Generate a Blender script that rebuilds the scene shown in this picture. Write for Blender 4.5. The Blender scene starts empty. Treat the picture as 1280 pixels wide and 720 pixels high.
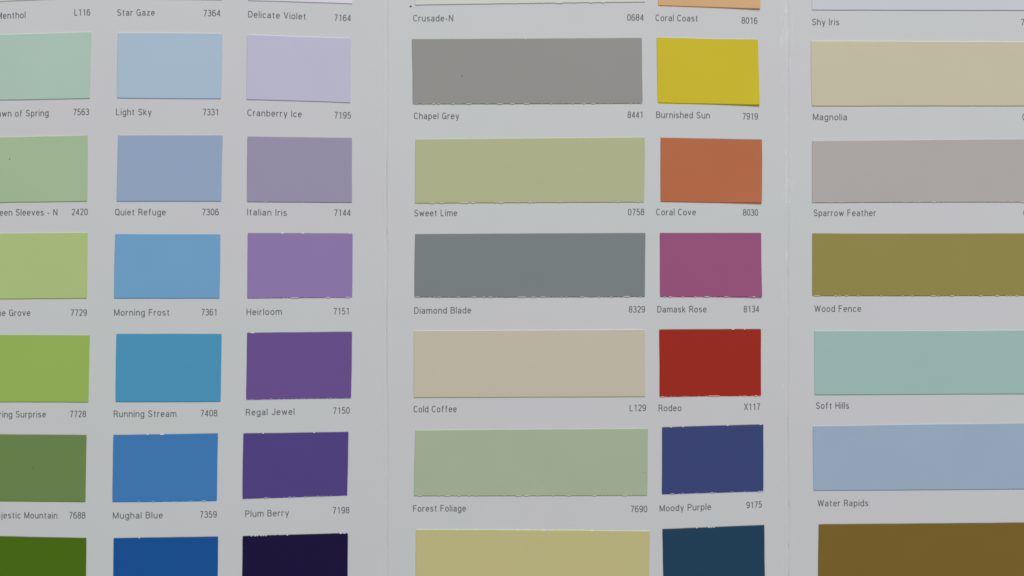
import bpy, bmesh, math, random
from mathutils import Vector, noise

# ------------------------------------------------------------------ scene, camera, light
sc = bpy.context.scene
col = sc.collection
S = 0.00027                        # metres of card per unit of the measured layout (1280 x 720 units seen)
def wx(x): return (x - 640.0) * S
def wy(y): return (360.0 - y) * S

DIST = 0.42
cam_d = bpy.data.cameras.new('camera')
cam = bpy.data.objects.new('camera', cam_d); col.objects.link(cam)
cam.location = (0, 0, DIST)
cam.rotation_euler = (0, 0, 0)
cam_d.sensor_width = 36.0
cam_d.lens = 36.0 * DIST / (1280 * S)
cam_d.clip_start = 0.01; cam_d.clip_end = 50
sc.camera = cam

world = bpy.data.worlds.new('World'); sc.world = world
world.use_nodes = True
bg = world.node_tree.nodes['Background']
bg.inputs[0].default_value = (0.96, 0.99, 1.0, 1)
bg.inputs[1].default_value = 0.245

def area(name, loc, target, size, size_y, watts, colour):
    l = bpy.data.lights.new(name, 'AREA'); l.shape = 'RECTANGLE'
    l.size = size; l.size_y = size_y; l.energy = watts; l.color = colour
    o = bpy.data.objects.new(name, l); col.objects.link(o)
    o.location = loc
    o.rotation_euler = (Vector(target) - Vector(loc)).to_track_quat('-Z', 'Y').to_euler()
    return o
# soft window light falling from beyond the top edge of the card
area('window_light', (0.35, 2.1, 1.55), (0, 0, 0), 1.3, 1.1, 55.0, (0.99, 0.99, 0.985))

sc.view_settings.view_transform = 'Standard'
sc.view_settings.look = 'None'
sc.view_settings.exposure = 0.0
sc.view_settings.gamma = 1.0
sc.render.engine = 'CYCLES'
sc.cycles.pixel_filter_type = 'BLACKMAN_HARRIS'
sc.cycles.filter_width = 1.6

# ------------------------------------------------------------------ materials
def lin(c):
    out = []
    for v in c:
        v = v / 255.0
        out.append(v / 12.92 if v <= 0.04045 else ((v + 0.055) / 1.055) ** 2.4)
    return out

def base_mat(name, rgb, rough=0.55, spec=0.25, var=0.02, var_scale=60, bump=0.05, bump_scale=2500, tint=0.0):
    m = bpy.data.materials.new(name); m.use_nodes = True
    nt = m.node_tree; N = nt.nodes; L = nt.links
    p = N['Principled BSDF']
    p.inputs['Roughness'].default_value = rough
    p.inputs['Specular IOR Level'].default_value = spec
    tc = N.new('ShaderNodeTexCoord')
    n1 = N.new('ShaderNodeTexNoise'); n1.inputs['Scale'].default_value = var_scale
    n1.inputs['Detail'].default_value = 3
    L.new(tc.outputs['Object'], n1.inputs['Vector'])
    mr = N.new('ShaderNodeMapRange')
    mr.inputs[1].default_value = 0.3; mr.inputs[2].default_value = 0.7
    mr.inputs[3].default_value = 1 - var; mr.inputs[4].default_value = 1 + var
    L.new(n1.outputs['Fac'], mr.inputs[0])
    mix = N.new('ShaderNodeMix'); mix.data_type = 'RGBA'; mix.blend_type = 'MULTIPLY'
    mix.inputs[0].default_value = 1.0
    mix.inputs[6].default_value = (*rgb, 1)
    L.new(mr.outputs[0], mix.inputs[7])
    last = mix.outputs[2]
    if tint > 0:
        n2 = N.new('ShaderNodeTexNoise'); n2.inputs['Scale'].default_value = 11
        n2.inputs['Detail'].default_value = 2
        L.new(tc.outputs['Object'], n2.inputs['Vector'])
        cr = N.new('ShaderNodeValToRGB')
        cr.color_ramp.elements[0].position = 0.36; cr.color_ramp.elements[1].position = 0.64
        cr.color_ramp.elements[0].color = (1 - tint, 1.0, 1 - tint * .6, 1)
        cr.color_ramp.elements[1].color = (1.0, 1 - tint * .9, 1.0, 1)
        L.new(n2.outputs['Fac'], cr.inputs[0])
        mx = N.new('ShaderNodeMix'); mx.data_type = 'RGBA'; mx.blend_type = 'MULTIPLY'
        mx.inputs[0].default_value = 1.0
        L.new(last, mx.inputs[6]); L.new(cr.outputs[0], mx.inputs[7])
        last = mx.outputs[2]
    L.new(last, p.inputs['Base Color'])
    if bump:
        n3 = N.new('ShaderNodeTexNoise'); n3.inputs['Scale'].default_value = bump_scale
        n3.inputs['Detail'].default_value = 4
        L.new(tc.outputs['Object'], n3.inputs['Vector'])
        b = N.new('ShaderNodeBump'); b.inputs['Strength'].default_value = bump
        b.inputs['Distance'].default_value = 0.0001
        L.new(n3.outputs['Fac'], b.inputs['Height']); L.new(b.outputs[0], p.inputs['Normal'])
    return m

M_paper = base_mat('white_card', (0.76, 0.765, 0.775), rough=0.6, spec=0.2, var=0.008, var_scale=40, bump=0.06, bump_scale=1800, tint=0.035)
M_rub = base_mat('rubbed_card', (0.815, 0.82, 0.83), rough=0.75, spec=0.1, var=0.03, var_scale=700, bump=0.2)
M_core = base_mat('paper_core', (0.86, 0.855, 0.85), rough=0.8, spec=0.1, var=0.05, var_scale=900, bump=0.2)
M_ink = base_mat('grey_ink', (0.15, 0.155, 0.158), rough=0.6, spec=0.2, var=0.05, var_scale=3000, bump=0)
M_dirt = base_mat('dark_dust', (0.05, 0.05, 0.05), rough=0.9, spec=0.1, bump=0)
M_table = base_mat('table_wood', (0.22, 0.16, 0.11), rough=0.5, var=0.15, var_scale=25, bump=0.1, bump_scale=300)

# ------------------------------------------------------------------ helpers
def tag(o, label=None, cat=None, group=None, kind=None):
    if label: o['label'] = label
    if cat: o['category'] = cat
    if group: o['group'] = group
    if kind: o['kind'] = kind
    return o

def link(name, bm, mats, parent=None, smooth=False):
    me = bpy.data.meshes.new(name)
    bm.normal_update(); bm.to_mesh(me); bm.free()
    for m in mats: me.materials.append(m)
    if smooth:
        for p in me.polygons: p.use_smooth = True
    o = bpy.data.objects.new(name, me); col.objects.link(o)
    if parent: o.parent = parent
    return o

FOLDS = (484.0, 984.5)
X0, X1, Y0, Y1 = -64.0, 1348.0, -118.0, 812.0
def fold_path(x0, y):                               # a crease never runs perfectly straight
    return x0 + 1.2 * noise.noise(Vector((y * 0.006, x0, 0))) + 0.5 * noise.noise(Vector((y * 0.05, x0, 3)))

def height(x, y):
    """height of the card's upper face (metres) at layout position x, y"""
    h = 0.00050
    h += 0.00012 * noise.noise(Vector((x * 0.0030, y * 0.0022, 1.7)))
    for i, f in enumerate(FOLDS):
        c = fold_path(f, y)
        d = x - c
        h += 0.00045 * math.exp(-(d / 34.0) ** 2) * 0.5        # the panels rise softly to the fold
        if abs(d) < 16:
            wear = 0.45 + 1.0 * noise.noise(Vector((y * 0.022, i * 7.1, 5)))
            if i == 1: wear += 0.5 * math.exp(-((y - 40) / 55) ** 2) + 0.5 * math.exp(-((y - 240) / 40) ** 2)
            wear = max(0.0, min(1.2, wear))
            h += 0.000050 * (0.35 + wear) * math.exp(-((d - 3.4) / 1.5) ** 2)
            h += 0.000050 * (1.2 - 0.8 * wear) * math.exp(-((d + 3.2) / 1.5) ** 2)
            h -= 0.000050 * math.exp(-(d / 1.6) ** 2)
            # scuffs: short broken flakes of coating where the crease has rubbed
            h += 0.000075 * max(0.0, wear - 0.45) * abs(noise.noise(Vector((d * 0.45, y * 0.07, i + 9)))) * math.exp(-(d / 4.5) ** 2)
    return h

# ------------------------------------------------------------------ the surface underneath
bm = bmesh.new()
bmesh.ops.create_cube(bm, size=1, matrix=__import__('mathutils').Matrix.Translation((0, 0, -0.0125)) @ __import__('mathutils').Matrix.Diagonal((1.6, 1.2, 0.025, 1)))
bmesh.ops.bevel(bm, geom=bm.edges[:], offset=0.003, segments=2, affect='EDGES')
tag(link('table_top', bm, [M_table]), kind='structure')

# ------------------------------------------------------------------ the card
card = bpy.data.objects.new('shade_card', None); col.objects.link(card)
card.empty_display_size = 0.05
tag(card, 'white folding paint shade card with rows of glued colour chips and small grey captions', 'shade card')

def x_lines(a, b):
    xs = [a]
    x = a
    while x < b - 1e-6:
        near = min(abs(x - f) for f in FOLDS)
        step = 0.6 if near < 9 else (2.0 if near < 18 else (6.0 if near < 60 else 14.0))
        x = min(b, x + step); xs.append(x)
    return xs

def make_panel(a, b):
    bm = bmesh.new()
    xs = x_lines(a, b)
    ys = [Y0 + (Y1 - Y0) * i / 310 for i in range(311)]
    grid = []
    for y in ys:
        row = []
        for x in xs:
            xx = fold_path(x, y) if x in FOLDS else x
            row.append(bm.verts.new((wx(xx), wy(y), height(xx, y))))
        grid.append(row)
    for j in range(len(ys) - 1):
        for i in range(len(xs) - 1):
            f = bm.faces.new((grid[j + 1][i], grid[j + 1][i + 1], grid[j][i + 1], grid[j][i]))
            x, y = (xs[i] + xs[i + 1]) / 2, (ys[j] + ys[j + 1]) / 2
            for q, fo in enumerate(FOLDS):           # coating rubbed off along the crease
                d = x - fold_path(fo, y) + 2.0
                if abs(d) < 7:
                    amt = 0.10 if q == 0 else 0.15 + 0.5 * math.exp(-((y - 30) / 60) ** 2) + 0.42 * math.exp(-((y - 235) / 45) ** 2)
                    if noise.noise(Vector((d * 0.8, y * 0.055, q * 5 + 2))) + 0.25 * noise.noise(Vector((d * 2, y * 0.3, q))) - abs(d) * 0.05 > 0.62 - amt:
                        f.material_index = 1
    # thickness of the board
    T = 0.00035
    per = [grid[0][i] for i in range(len(xs))] + [grid[j][-1] for j in range(1, len(ys))] \
        + [grid[-1][i] for i in range(len(xs) - 2, -1, -1)] + [grid[j][0] for j in range(len(ys) - 2, 0, -1)]
    low = [bm.verts.new((v.co.x, v.co.y, v.co.z - T)) for v in per]
    n = len(per)
    for i in range(n):
        bm.faces.new((per[i], per[(i + 1) % n], low[(i + 1) % n], low[i]))
    bm.faces.new(low)
    return link('panel', bm, [M_paper, M_rub], card, smooth=False)

panels = [make_panel(X0, FOLDS[0]), make_panel(FOLDS[0], FOLDS[1]), make_panel(FOLDS[1], X1)]
for p in panels:
    for poly in p.data.polygons:
        if abs(poly.normal.z) > 0.6 and len(poly.vertices) == 4: poly.use_smooth = True

# ------------------------------------------------------------------ colour chips
THICK = 0.00023
BEV = 0.65
def lerp(a, b, t): return (a[0] + (b[0] - a[0]) * t, a[1] + (b[1] - a[1]) * t)

def make_chip(panel, quad, rgb, label, seed, rag=(0, 0, 0, 0), lift=(0, 0, 0, 0), specks=(), alb=None):
    """quad: TL TR BR BL in layout units; rag: roughness of the top, right, bottom, left cut;
       lift: how far each corner has come unglued (mm)"""
    rnd = random.Random(seed)
    TL, TR, BR, BL = quad
    cx = sum(p[0] for p in quad) / 4; cy = sum(p[1] for p in quad) / 4
    W_ = (math.dist(TL, TR) + math.dist(BL, BR)) / 2; H_ = (math.dist(TL, BL) + math.dist(TR, BR)) / 2
    nh = max(6, int(W_ / (1.5 if rag[0] or rag[2] else 5.0)))
    nv = max(6, int(H_ / (1.5 if rag[1] or rag[3] else 5.0)))
    def bil(u, v): return lerp(lerp(TL, TR, u), lerp(BL, BR, u), v)
    seq = [(i, 0, 0) for i in range(nh)] + [(nh, j, 1) for j in range(nv)] \
        + [(i, nv, 2) for i in range(nh, 0, -1)] + [(0, j, 3) for j in range(nv, 0, -1)]
    inward = [(0, 1), (-1, 0), (0, -1), (1, 0)]
    offs = [rnd.uniform(0, 100) for _ in range(4)]
    bows = [rnd.uniform(-0.3, 0.3) for _ in range(4)]
    outer = {}; inner = {}
    for i, j, e in seq:
        p = bil(i / nh, j / nv)
        t = (i / nh if e in (0, 2) else j / nv); ln = W_ if e in (0, 2) else H_
        j_ = 0.2 * noise.noise(Vector((t * ln * 0.035, offs[e], 0))) + bows[e] * math.sin(math.pi * t)
        w = BEV
        if rag[e]:
            env = max(0.0, 0.30 + 1.2 * noise.noise(Vector((t * ln * 0.03, offs[e], 4))))
            j_ += rag[e] * (0.45 if rag[e] > 0.8 else 0.22) * env * rnd.uniform(-1, 1)
            w = BEV * (1 + rag[e] * 0.5 * rnd.uniform(-0.5, 0.9) * env)
        if i in (0, nh) and j in (0, nv):
            sx_ = 1 if i == 0 else -1; sy_ = 1 if j == 0 else -1
            outer[(i, j)] = (p[0] + 0.22 * sx_, p[1] + 0.22 * sy_); inner[(i, j)] = (p[0] + BEV * sx_, p[1] + BEV * sy_)
        else:
            nx, ny = inward[e]
            outer[(i, j)] = (p[0] + nx * j_, p[1] + ny * j_)
            inner[(i, j)] = (p[0] + nx * (j_ + w), p[1] + ny * (j_ + w))
    def lf(p):
        u = min(1, max(0, (p[0] - TL[0]) / (TR[0] - TL[0]))); v = min(1, max(0, (p[1] - TL[1]) / (BL[1] - TL[1])))
        l = lift[0] * ((1-u)*(1-v))**3 + lift[1] * (u*(1-v))**3 + lift[2] * (u*v)**3 + lift[3] * ((1-u)*v)**3
        return l * 0.001
    def z(p): return height(p[0], p[1]) + lf(p)
    bm = bmesh.new()
    g = {}
    for j in range(nv + 1):
        for i in range(nh + 1):
            p = inner.get((i, j)) or bil(i / nh, j / nv)
            g[(i, j)] = bm.verts.new((wx(p[0]), wy(p[1]), z(p) + THICK))
    for j in range(nv):
        for i in range(nh):
            f_ = bm.faces.new((g[(i, j + 1)], g[(i + 1, j + 1)], g[(i + 1, j)], g[(i, j)])); f_.smooth = True
    ring = [(i, j) for i, j, e in seq]
    top = [g[k] for k in ring]
    def torn_at(i, j, e):                           # where the cut has frayed down to the paper
        if not rag[e]: return False
        t = i / nh if e in (0, 2) else j / nv
        return noise.noise(Vector((t * 14.0 * (W_ / 130), offs[e], 8))) + 0.5 * rnd.uniform(-1, 1) > (0.74 if e == 0 else 0.40) - 0.34 * rag[e]
    torn = [torn_at(*k) for k in seq]
    mid = []
    for q, k in enumerate(ring):                     # frayed fibres curl up, a clean cut rolls down
        up = 1.0 if (torn[q] and torn[q - 1] and seq[q][2] == 2) else 0.4
        mid.append(bm.verts.new((wx(outer[k][0]), wy(outer[k][1]), z(outer[k]) + THICK * up)))
    bot = [bm.verts.new((wx(outer[k][0]), wy(outer[k][1]), z(outer[k]) + 0.000008)) for k in ring]
    n = len(ring)
    for q in range(n):
        k = (q + 1) % n
        i, j, e = seq[q]
        f1 = bm.faces.new((top[q], top[k], mid[k], mid[q]))
        f2 = bm.faces.new((mid[q], mid[k], bot[k], bot[q]))
        if torn[q]: f1.material_index = 1
    bm.faces.new(bot[::-1])
    for sx, sy, r, dark in specks:
        m = 9
        vs = []
        for q in range(m):
            a = 2 * math.pi * q / m; rr = r * rnd.uniform(0.6, 1.2)
            x, y = sx + rr * math.cos(a) * 0.75, sy - rr * math.sin(a)
            vs.append(bm.verts.new((wx(x), wy(y), z((x, y)) + THICK + 0.000004)))
        cc = bm.verts.new((wx(sx), wy(sy), z((sx, sy)) + THICK + (0.00003 if dark else 0.00009)))
        for q in range(m):
            ff = bm.faces.new((cc, vs[q], vs[(q + 1) % m])); ff.material_index = 2 if dark else 0
    for q in range(n):
        ed = bm.edges.get((top[q], top[(q + 1) % n]))
        if ed: ed.smooth = False
    bmesh.ops.recalc_face_normals(bm, faces=bm.faces[:])
    mat = base_mat('chip_paint', alb, rough=0.5, spec=0.28, var=0.012, var_scale=55, bump=0.05, bump_scale=1500)
    o = link('color_chip', bm, [mat, M_core, M_dirt], panel)
    o['label'] = label
    return o

PAPER_T = (185, 187, 189)          # how the card reads in the photograph
PAPER_A = (0.76, 0.765, 0.775)
def albedo(rgb):
    l = lin(rgb); p = lin(PAPER_T)
    return tuple(max(0.002, PAPER_A[i] * (l[i] - 0.004) / (p[i] - 0.004)) for i in range(3))

def Q(*v): return [(v[0], v[1]), (v[2], v[3]), (v[4], v[5]), (v[6], v[7])]
CHIPS = [
 # panel, corners TL TR BR BL, colour as photographed, label, options
 # --- first column of the left panel
 (0, Q(-18,-84, 114,-86, 113,-2, -18,3.2), (196,202,196), 'palest mint chip at the very top of the first column', {}),
 (0, Q(-17,44, 115,40, 113.3,123.6, -18,125.8), (159,182,171), 'pale mint green chip', {}),
 (0, Q(-19,171.8, 110.5,169, 110,252, -20,253.8), (152,174,141), 'soft sage green chip with a tiny dark speck', dict(specks=((13,199,0.9,1),))),
 (0, Q(-20,291.7, 110.3,290.5, 109.3,373, -20,374.2), (161,180,120), 'pale lime green chip', {}),
 (0, Q(-18,418, 113,418.6, 111.3,502.8, -20,502.5), (141,168,85), 'bright lime green chip', {}),
 (0, Q(-21,542.3, 109,543.2, 107.6,627, -22,625.8), (100,125,73), 'moss green chip', dict(specks=((42,584,0.7,1),))),
 (0, Q(-21,669, 108.7,671.7, 107.5,756, -22,755), (69,100,14), 'deep olive leaf green chip', {}),
 # --- second column
 (0, Q(148,-86, 279,-84, 279,0.6, 148,-1.5), (200,205,210), 'palest blue white chip above the light blue chips', {}),
 (0, Q(148,41, 278.5,42, 277.3,124, 146.5,123), (157,176,195), 'very light powder blue chip', {}),
 (0, Q(148.2,169, 279,169, 277.3,252, 146.2,252), (137,155,182), 'muted periwinkle blue chip', {}),
 (0, Q(144.5,292.3, 276,292.6, 275,373, 143,373), (104,151,188), 'clear mid sky blue chip', {}),
 (0, Q(146,417, 277.6,417, 276.3,501.8, 145,502.2), (70,138,174), 'turquoise blue chip', dict(rag=(0,0,0,0))),
 (0, Q(142.3,543, 273,541, 271.6,625.7, 141,627.2), (60,114,170), 'medium cobalt blue chip', dict(rag=(0.12,0,0.3,0))),
 (0, Q(142.5,672, 273.2,670, 272,755, 141.5,757), (23,76,140), 'deep royal blue chip', dict(rag=(0.12,0,0,0))),
 # --- third column
 (0, Q(311,-83, 441,-80, 441,5.6, 310.5,1.5), (199,197,207), 'nearly white lilac chip at the top of the third column', {}),
 (0, Q(309,43.5, 439,48, 438.5,129, 308.5,125), (175,173,195), 'pale lavender chip', {}),
 (0, Q(309.6,170.5, 440.3,172.3, 440.3,253.6, 309,252.6), (141,135,161), 'dusty greyish mauve chip', dict(rag=(0,0,0.3,0))),
 (0, Q(310,291, 441,291.6, 440.5,371.8, 309.5,373), (132,112,162), 'mid lilac purple chip', dict(rag=(0.12,0,0.6,0))),
 (0, Q(309.2,415.5, 440.4,414.2, 439.1,497.6, 308,499.4), (98,75,133), 'strong plum purple chip', dict(rag=(0.12,0,0.6,0))),
 (0, Q(304.6,541.2, 436,539.2, 434.4,619, 303.5,623.2), (76,62,123), 'dark blue violet chip', dict(rag=(0.12,0,0.4,0))),
 (0, Q(303.6,669.5, 435.3,665.6, 435,752, 302.3,756), (25,16,56), 'near black indigo chip with a ragged top edge', dict(rag=(1.0,0,0,0))),
 # --- wide column of the middle panel
 (1, Q(518,-76, 805,-79, 806.3,3.2, 518.5,7), (191,193,188), 'wide off white chip cut off by the top of the frame', dict(rag=(0,0,0.5,0))),
 (1, Q(514.8,49, 802.2,47.4, 803,129.7, 516,130.6), (136,135,133), 'wide warm grey chip with a dark speck', dict(rag=(0.12,0,0.7,0), specks=((577.5,95.5,1.1,1),(581,93.5,0.5,0),(594,105,0.8,0),(603,108,0.7,0)))),
 (1, Q(519.4,173.9, 805.8,171.4, 804.9,252.9, 518.8,254.4), (164,169,132), 'wide pale yellow green chip', dict(rag=(0,0,0.5,0))),
 (1, Q(519,292.4, 806.6,291, 806,371, 518,371.6), (114,121,124), 'wide slate grey chip', dict(rag=(0,0,1.0,0))),
 (1, Q(517.4,413, 806,411.4, 806.4,495.9, 517,497), (182,175,158), 'wide cream beige chip', dict(specks=((579,476.5,0.9,0),(577.5,478,0.6,0)))),
 (1, Q(519.3,537.2, 809.8,535, 809,619, 517.4,619.6), (154,168,143), 'wide pale sage green chip', dict(rag=(0,0,0.35,0), specks=((804.5,590.5,0.6,1),(679,600,0.4,1)))),
 (1, Q(520,661, 812.3,663, 811,746, 519.5,745), (179,173,124), 'wide straw yellow chip with a light top edge', dict(rag=(0.35,0,0,0))),
 # --- short column of the middle panel
 (1, Q(820,-76, 948.5,-74, 949.7,12, 822.3,7.5), (193,155,115), 'peach orange chip cut off by the top of the frame', dict(lift=(0,0,0.25,0))),
 (1, Q(820.4,46.8, 947.2,49.4, 949.2,132, 822,129), (187,170,41), 'bright yellow chip', dict(lift=(0,0,0.32,0))),
 (1, Q(825.3,172, 952,174.3, 951.6,254, 825.4,252.4), (168,99,67), 'burnt orange chip', dict(lift=(0,0,0.3,0))),
 (1, Q(824.4,291, 951,291, 952,371.2, 824.6,371), (141,76,115), 'magenta pink chip', dict(rag=(0,0,0.5,0), lift=(0,0,0.25,0))),
 (1, Q(823.6,411.6, 950.8,411, 951,494.6, 824,496), (145,39,28), 'brick red chip', dict(rag=(0.12,0,0.7,0))),
 (1, Q(827.2,533.6, 953.8,530, 953.8,613.8, 827,617.5), (55,65,112), 'navy blue chip with a purple cast', dict(rag=(0.12,0,0.35,0))),
 (1, Q(827.6,660.6, 955,655.4, 956,740, 829,745), (30,60,84), 'dark petrol blue chip', dict(rag=(0.12,0,0,0))),
 # --- wide column of the right panel
 (2, Q(1013,-68, 1301,-67, 1301,13.7, 1014.2,13.2), (182,187,194), 'wide icy blue white chip cut off by the top of the frame', {}),
 (2, Q(1012.8,51.4, 1301,52.6, 1301,133, 1014,133.2), (182,177,153), 'wide pale buff yellow chip', {}),
 (2, Q(1014.3,176, 1301,173.8, 1301,253, 1014.3,253.7), (163,158,157), 'wide pinkish grey chip', dict(rag=(0,0,0.5,0))),
 (2, Q(1014.6,291.5, 1301,291.5, 1301,369.4, 1014.6,369.8), (135,127,70), 'wide olive mustard chip', dict(rag=(0,0,0.6,0))),
 (2, Q(1017,413.2, 1301,412.2, 1301,492.3, 1017.4,493.6), (146,174,171), 'wide pale aqua chip', {}),
 (2, Q(1015.3,532, 1301,528.2, 1301,610.8, 1016.2,612.8), (144,162,182), 'wide pale steel blue chip', {}),
 (2, Q(1022.6,654.6, 1301,652.3, 1301,738, 1021.6,741), (113,91,40), 'wide dark golden brown chip', {}),
]
for i, (pn, quad, rgb, label, opt) in enumerate(CHIPS):
    make_chip(panels[pn], quad, rgb, label, 100 + i, alb=albedo(rgb), **opt)

# a loose dark dot of dirt stuck to the middle panel beside the off white chip
bm = bmesh.new()
bmesh.ops.create_icosphere(bm, subdivisions=2, radius=1.15 * S)
for v in bm.verts:
    v.co = Vector((v.co.x * 1.1 + wx(513.6), v.co.y + wy(8.5), v.co.z * 0.4 + height(513.6, 8.5)))
link('dirt_speck', bm, [M_dirt], panels[1])

# ------------------------------------------------------------------ printed captions
CAP = 8.2                                            # height of a capital in layout units
PEN = 1.04                                           # width of the pen stroke in layout units
XH = 0.72                                            # height of a small letter, capitals being 1

def arc(cx, cy, rx, ry, a0, a1, sup=2.5, n=None):
    n = n or max(5, int(abs(a1 - a0) / 15))
    pts = []
    for i in range(n + 1):
        a = math.radians(a0 + (a1 - a0) * i / n)
        c, s_ = math.cos(a), math.sin(a)
        pts.append((cx + rx * math.copysign(abs(c) ** (2 / sup), c), cy + ry * math.copysign(abs(s_) ** (2 / sup), s_)))
    return pts
def oval(x0, x1, y0, y1): return arc((x0 + x1) / 2, (y0 + y1) / 2, (x1 - x0) / 2, (y1 - y0) / 2, 90, 450)
def ln(*v): return [(v[i], v[i + 1]) for i in range(0, len(v), 2)]

def glyphs():
    g = {}
    b, t = 0.06, 0.94                                # centre lines of the lowest and highest strokes
    m = XH - 0.06
    w = 0.36                                         # width of n, o, u
    bowl = lambda x0, x1: oval(x0, x1, b, m)
    arch = arc(w / 2, m - 0.22, w / 2, 0.22, 180, 0)
    g['a'] = (0.35, [arc(.175, m - .16, .155, .16, 165, 0) + ln(.33, 0), ln(.33, .42) + arc(.17, .22, .17, .16, 90, 270) + ln(.25, .09, .33, .18)])
    g['b'] = (w, [ln(0, 0, 0, 1), bowl(0, w)])
    g['c'] = (.33, [arc(.18, .36, .18, .30, 35, 325)])
    g['d'] = (w, [ln(w, 0, w, 1), bowl(0, w)])
    g['e'] = (.36, [ln(.0, .38, .36, .38) + arc(.18, .36, .18, .30, 4, 322)])
    g['f'] = (.27, [ln(.09, 0, .09, .78) + arc(.25, .78, .16, .17, 180, 80), ln(0, XH - .06, .25, XH - .06)])
    g['g'] = (w, [bowl(0, w), ln(w, XH, w, 0) + arc(w / 2, 0, w / 2, .22, 0, -160)])
    g['h'] = (w, [ln(0, 0, 0, 1), arch + ln(w, 0)])
    g['i'] = (0, [ln(0, 0, 0, XH), ln(0, .88, 0, 1.0)])
    g['j'] = (.06, [ln(.06, XH, .06, -.08) + arc(-.03, -.08, .09, .13, 0, -85), ln(.06, .88, .06, 1.0)])
    g['k'] = (.34, [ln(0, 0, 0, 1), ln(.32, XH, .02, .32), ln(.10, .42, .35, 0)])
    g['l'] = (0, [ln(0, 0, 0, 1)])
    g['m'] = (.62, [ln(0, 0, 0, XH), arc(.155, m - .2, .155, .2, 180, 0) + ln(.31, 0), arc(.465, m - .2, .155, .2, 180, 0) + ln(.62, 0)])
    g['n'] = (w, [ln(0, 0, 0, XH), arch + ln(w, 0)])
    g['o'] = (.37, [oval(0, .37, b, m)])
    g['p'] = (w, [ln(0, -.26, 0, XH), bowl(0, w)])
    g['r'] = (.2, [ln(0, 0, 0, XH), arc(.19, m - .24, .19, .24, 180, 80)])
    g['s'] = (.31, [arc(.155, m - .15, .145, .15, 25, 200, 2.2) + ln(.06, .42, .25, .32) + arc(.155, b + .15, .15, .15, 20, -160, 2.2)])
    g['t'] = (.23, [ln(.09, .88, .09, .18) + arc(.2, .18, .11, .12, 180, 275), ln(0, XH - .05, .23, XH - .05)])
    g['u'] = (w, [ln(w, 0, w, XH), ln(0, XH) + arc(w / 2, b + .22, w / 2, .22, 180, 360)])
    g['v'] = (.36, [ln(0, XH, .18, .03, .36, XH)])
    g['w'] = (.56, [ln(0, XH, .14, .03, .28, XH - .06, .42, .03, .56, XH)])
    g['y'] = (.36, [ln(0, XH, .19, .03), ln(.36, XH, .17, -.08) + arc(.08, -.10, .09, .11, -10, -95)])
    g['z'] = (.33, [ln(.02, m, .32, m, .0, b, .34, b)])
    g['A'] = (.5, [ln(0, 0, .25, 1, .5, 0), ln(.1, .33, .4, .33)])
    g['B'] = (.42, [ln(.2, t, 0, t, 0, b, .2, b), ln(.2, t) + arc(.2, t - .2, .19, .2, 90, -90) + ln(0, t - .4), ln(.2, t - .4) + arc(.2, b + .24, .22, .24, 90, -90)])
    g['C'] = (.43, [arc(.22, .5, .22, .44, 38, 322)])
    g['D'] = (.44, [ln(.16, b, 0, b, 0, t, .16, t) + arc(.16, .5, .28, .44, 90, -90)])
    g['F'] = (.37, [ln(0, 0, 0, t, .37, t), ln(0, .52, .33, .52)])
    g['G'] = (.45, [arc(.22, .5, .22, .44, 40, 345) + ln(.44, .47, .25, .47), ln(.44, .47, .44, 0)])
    g['H'] = (.44, [ln(0, 0, 0, 1), ln(.44, 0, .44, 1), ln(0, .52, .44, .52)])
    g['I'] = (0, [ln(0, 0, 0, 1)])
    g['J'] = (.33, [ln(.33, 1, .33, .25) + arc(.165, .25, .165, .19, 0, -180)])
    g['L'] = (.36, [ln(0, 1, 0, b, .36, b)])
    g['M'] = (.56, [ln(0, 0, 0, .97, .28, .06, .56, .97, .56, 0)])
    g['N'] = (.44, [ln(0, 0, 0, .97, .44, .03, .44, 1)])
    g['P'] = (.40, [ln(0, 0, 0, t, .18, t) + arc(.18, t - .24, .22, .24, 90, -90) + ln(0, t - .48)])
    g['Q'] = (.46, [oval(0, .46, b, t), ln(.27, .24, .48, .0)])
    g['R'] = (.42, [ln(0, 0, 0, t, .18, t) + arc(.18, t - .22, .22, .22, 90, -90) + ln(0, t - .44), ln(.21, .48, .32, .40, .40, .12, .42, 0)])
    g['S'] = (.41, [arc(.205, t - .21, .19, .21, 20, 205, 2.2) + ln(.08, .57, .33, .44) + arc(.205, b + .22, .205, .22, 15, -165, 2.2)])
    g['V'] = (.46, [ln(0, 1, .23, .03, .46, 1)])
    g['W'] = (.70, [ln(0, 1, .17, .03, .35, .95, .53, .03, .70, 1)])
    g['X'] = (.46, [ln(0, 1, .46, 0), ln(0, 0, .46, 1)])
    d = .38
    g['0'] = (d, [oval(0, d, b, t)])
    g['1'] = (d, [ln(.06, .80, .24, .95, .24, 0)])
    g['2'] = (d, [arc(.19, t - .22, .18, .22, 165, -25) + ln(.02, b, d, b)])
    g['3'] = (d, [arc(.18, t - .20, .17, .20, 155, -90) + ln(.13, t - .40), ln(.13, t - .40, .18, t - .40) + arc(.18, b + .24, .20, .24, 90, -155)])
    g['4'] = (d, [ln(.30, 0, .30, .96, .0, .26, .40, .26)])
    g['5'] = (d, [ln(.34, t, .07, t, .04, .50) + arc(.18, b + .26, .19, .26, 130, -155)])
    g['6'] = (d, [oval(0, d, b, .58), ln(.005, .30) + arc(.19, .55, .185, .39, 180, 35)])
    g['7'] = (d, [ln(.0, t, .38, t, .22, .45, .13, 0)])
    g['8'] = (d, [oval(.02, .36, .53, t), oval(0, d, b, .53)])
    g['9'] = (d, [oval(0, d, .42, t), ln(.375, .70) + arc(.19, .45, .185, .39, 0, -145)])
    g['-'] = (.22, [ln(0, .36, .22, .36)])
    return g
GLYPH = glyphs()
GAP = 0.23; SPACE = 0.33

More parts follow.
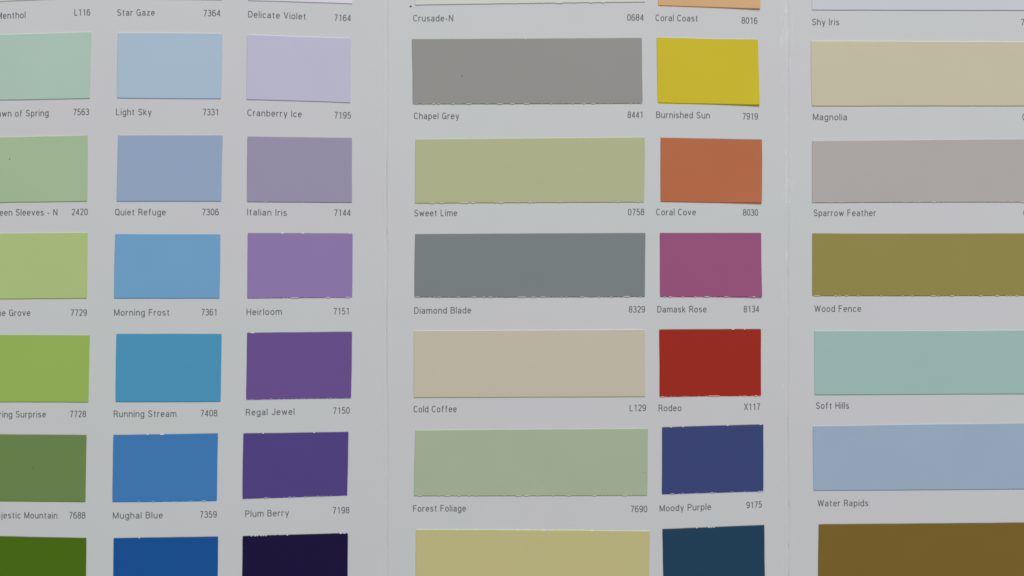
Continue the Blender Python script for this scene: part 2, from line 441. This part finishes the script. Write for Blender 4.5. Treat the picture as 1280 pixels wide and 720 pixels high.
def stroke_mesh(bm, pts, dz):
    """a polyline drawn with the pen, lifted at sharp corners: mitred ribbons lying on the card"""
    q = [pts[0]]
    for p in pts[1:]:
        if math.dist(p, q[-1]) > 0.05: q.append(p)
    run = [q[0]]
    for i in range(1, len(q)):
        run.append(q[i])
        if i < len(q) - 1:
            a = math.atan2(q[i][1] - q[i-1][1], q[i][0] - q[i-1][0]); b = math.atan2(q[i+1][1] - q[i][1], q[i+1][0] - q[i][0])
            if abs((b - a + math.pi) % (2 * math.pi) - math.pi) > 1.75:
                ribbon(bm, run, dz); dz += 0.0000007; run = [q[i]]
    ribbon(bm, run, dz)

def ribbon(bm, q, dz):
    if len(q) < 2: return
    hw = PEN / 2
    closed = math.dist(q[0], q[-1]) < 0.08
    if closed: q = q[:-1]
    n = len(q)
    L, R = [], []
    for i in range(n):
        a = q[i - 1] if (i > 0 or closed) else None
        c = q[(i + 1) % n] if (i < n - 1 or closed) else None
        def unit(p, r):
            d = math.dist(p, r); return ((r[0] - p[0]) / d, (r[1] - p[1]) / d)
        d1 = unit(a, q[i]) if a else None; d2 = unit(q[i], c) if c else None
        d1 = d1 or d2; d2 = d2 or d1
        n1 = (-d1[1], d1[0]); n2 = (-d2[1], d2[0])
        mx, my = n1[0] + n2[0], n1[1] + n2[1]
        k = mx * n1[0] + my * n1[1]
        k = max(k, 0.55)
        ox, oy = mx / k * hw, my / k * hw
        for lst, s_ in ((L, 1), (R, -1)):
            x, y = q[i][0] + s_ * ox, q[i][1] + s_ * oy
            lst.append(bm.verts.new((wx(x), wy(y), height(x, y) + 0.000016 + dz)))
    for i in range(n if closed else n - 1):
        k = (i + 1) % n
        f = bm.faces.new((L[i], L[k], R[k], R[i])); f.normal_update()
        if f.normal.z < 0: f.normal_flip()

def text_bm(body, x0, x1, ybase0, ybase1, spacing=1.0, natural=1.17):
    """print a line between x0 and x1 on a baseline that goes from ybase0 to ybase1; x0 or x1 None = natural width"""
    pos, x = [], 0.0
    for ch in body:
        if ch == ' ': x += SPACE; continue
        w = GLYPH[ch][0]
        pos.append((ch, x)); x += w + GAP * spacing
    total = x - GAP * spacing
    k = CAP * natural
    if x0 is not None and x1 is not None: k = (x1 - x0 - PEN) / total
    elif x0 is None: x0 = x1 - total * k - PEN
    else: x1 = x0 + total * k + PEN
    bm = bmesh.new(); c = 0
    for ch, gx in pos:
        for path in GLYPH[ch][1]:
            pts = []
            for px, py in path:
                X = x0 + PEN / 2 + (gx + px) * k
                yb = ybase0 + (ybase1 - ybase0) * (X - x0) / max(1e-6, x1 - x0)
                pts.append((X, yb - py * CAP))
            stroke_mesh(bm, pts, 0.000002 * (c % 5)); c += 1
    return bm, k / CAP

NAMES = [
 (0,'Menthol',None,32.6,24.2,23.0),(0,'Star Gaze',147,194,20.2,20.0),(0,'Delicate Violet',310.6,383,22.2,25.0),
 (1,'Crusade-N',516.6,566.6,27.2,27.2),(1,'Coral Coast',819.2,872.3,26.6,27.3),(2,'Shy Iris',1014.5,1048.6,32,32),
 (0,'Dawn of Spring',None,61.4,146.4,145.4),(0,'Light Sky',145.6,190,144.2,144.4),(0,'Cranberry Ice',309.7,377.6,145.2,146.9),
 (1,'Chapel Grey',517.5,574,149.2,149.2),(1,'Burnished Sun',820,887,147.7,148.4),(2,'Magnolia',1015.6,1058.3,150.4,150.6),
 (0,'Green Sleeves - N',None,72.4,269.7,269.5),(0,'Quiet Refuge',144.4,207.6,269.3,269.3),(0,'Italian Iris',309.4,359,269.2,270),
 (1,'Sweet Lime',518,571.6,270.5,270.2),(1,'Coral Cove',820,869.6,269.2,269.3),(2,'Sparrow Feather',1016.5,1094.5,270.3,270.2),
 (0,'Lime Grove',None,38.6,395.2,394.9),(0,'Morning Frost',143.2,212.5,394.7,394.4),(0,'Heirloom',308.6,352.7,394.1,393.4),
 (1,'Diamond Blade',518,589,392.2,391.7),(1,'Damask Rose',821.4,883,390.6,390.4),(2,'Wood Fence',1017.4,1075.8,389.9,389.7),
 (0,'Spring Surprise',None,58,521.8,521.6),(0,'Running Stream',142.6,221,521.2,520.9),(0,'Regal Jewel',307.7,368.4,519.2,518.2),
 (1,'Cold Coffee',517.2,571,515.3,515),(1,'Rodeo',823,851.5,513.9,513.7),(2,'Soft Hills',1019.4,1060.8,510.9,510.7),
 (0,'Majestic Mountain',None,72.4,647.6,647.9),(0,'Mughal Blue',141.7,204,648,647.6),(0,'Plum Berry',307,361.5,645.9,644.7),
 (1,'Forest Foliage',516.5,582.5,639.3,639),(1,'Moody Purple',824.2,888.6,639.1,637),(2,'Water Rapids',1021.5,1084.8,632.7,632.4),
]
CODES = [
 (0,'L116',93.6,113.4,20,19.9),(0,'7364',254.6,276,20.9,20.9),(0,'7164',418,439,26.6,27),(1,'0684',783.6,804.5,26.3,26.2),
 (1,'8016',926.6,946.4,30,30.3),(2,'7',1275.2,None,32.2,32.2),
 (0,'7563',92,112,144.4,144),(0,'7331',254,274.2,144.4,144.6),(0,'7195',418,439,148.2,148.6),(1,'8441',784.3,804,147.8,147.7),
 (1,'7919',927.8,947,149.6,150),(2,'0',1277.2,None,150.6,150.6),
 (0,'2420',90,110.4,269.3,269),(0,'7306',253,274,269.2,269.2),(0,'7144',417.8,438.6,270,270),(1,'0758',784.7,805.2,269.3,269.1),
 (1,'8030',928.2,947.2,269.7,269.9),(2,'0',1278.4,None,270,270),
 (0,'7729',88.7,109.2,394.9,394.7),(0,'7361',252,272.2,394.3,394.2),(0,'7151',417,437.4,393.1,392.9),(1,'8329',785.8,806.2,390.8,390.6),
 (1,'8134',929.2,948.5,390.4,390.2),
 (0,'7728',87.8,108.2,521.5,521.3),(0,'7408',251,272.2,520.4,520.2),(0,'7150',416.5,437.5,517.2,516.8),(1,'L129',786.9,807.4,513.9,513.7),
 (1,'X117',929.6,949.8,512.3,512),
 (0,'7688',87,107.4,647.8,648),(0,'7359',250.2,271.4,646.9,646.7),(0,'7198',416,437,641.8,641.3),(1,'7690',788,809,639.9,639.9),
 (1,'9175',932.6,952,635.2,634),
]
ratios = []
for pn, body, a, b, y0, y1 in NAMES:
    tb, r = text_bm(body, a, b, y0, y1)
    if a is not None: ratios.append(round(r, 2))
    link('shade_name', tb, [M_ink], panels[pn])
print('name widths', ratios)
ratios = []
for pn, body, a, b, y0, y1 in CODES:
    tb, r = text_bm(body, a, b, y0, y1, 0.85)
    ratios.append(round(r, 2))
    link('shade_code', tb, [M_ink], panels[pn])
print('code widths', ratios)
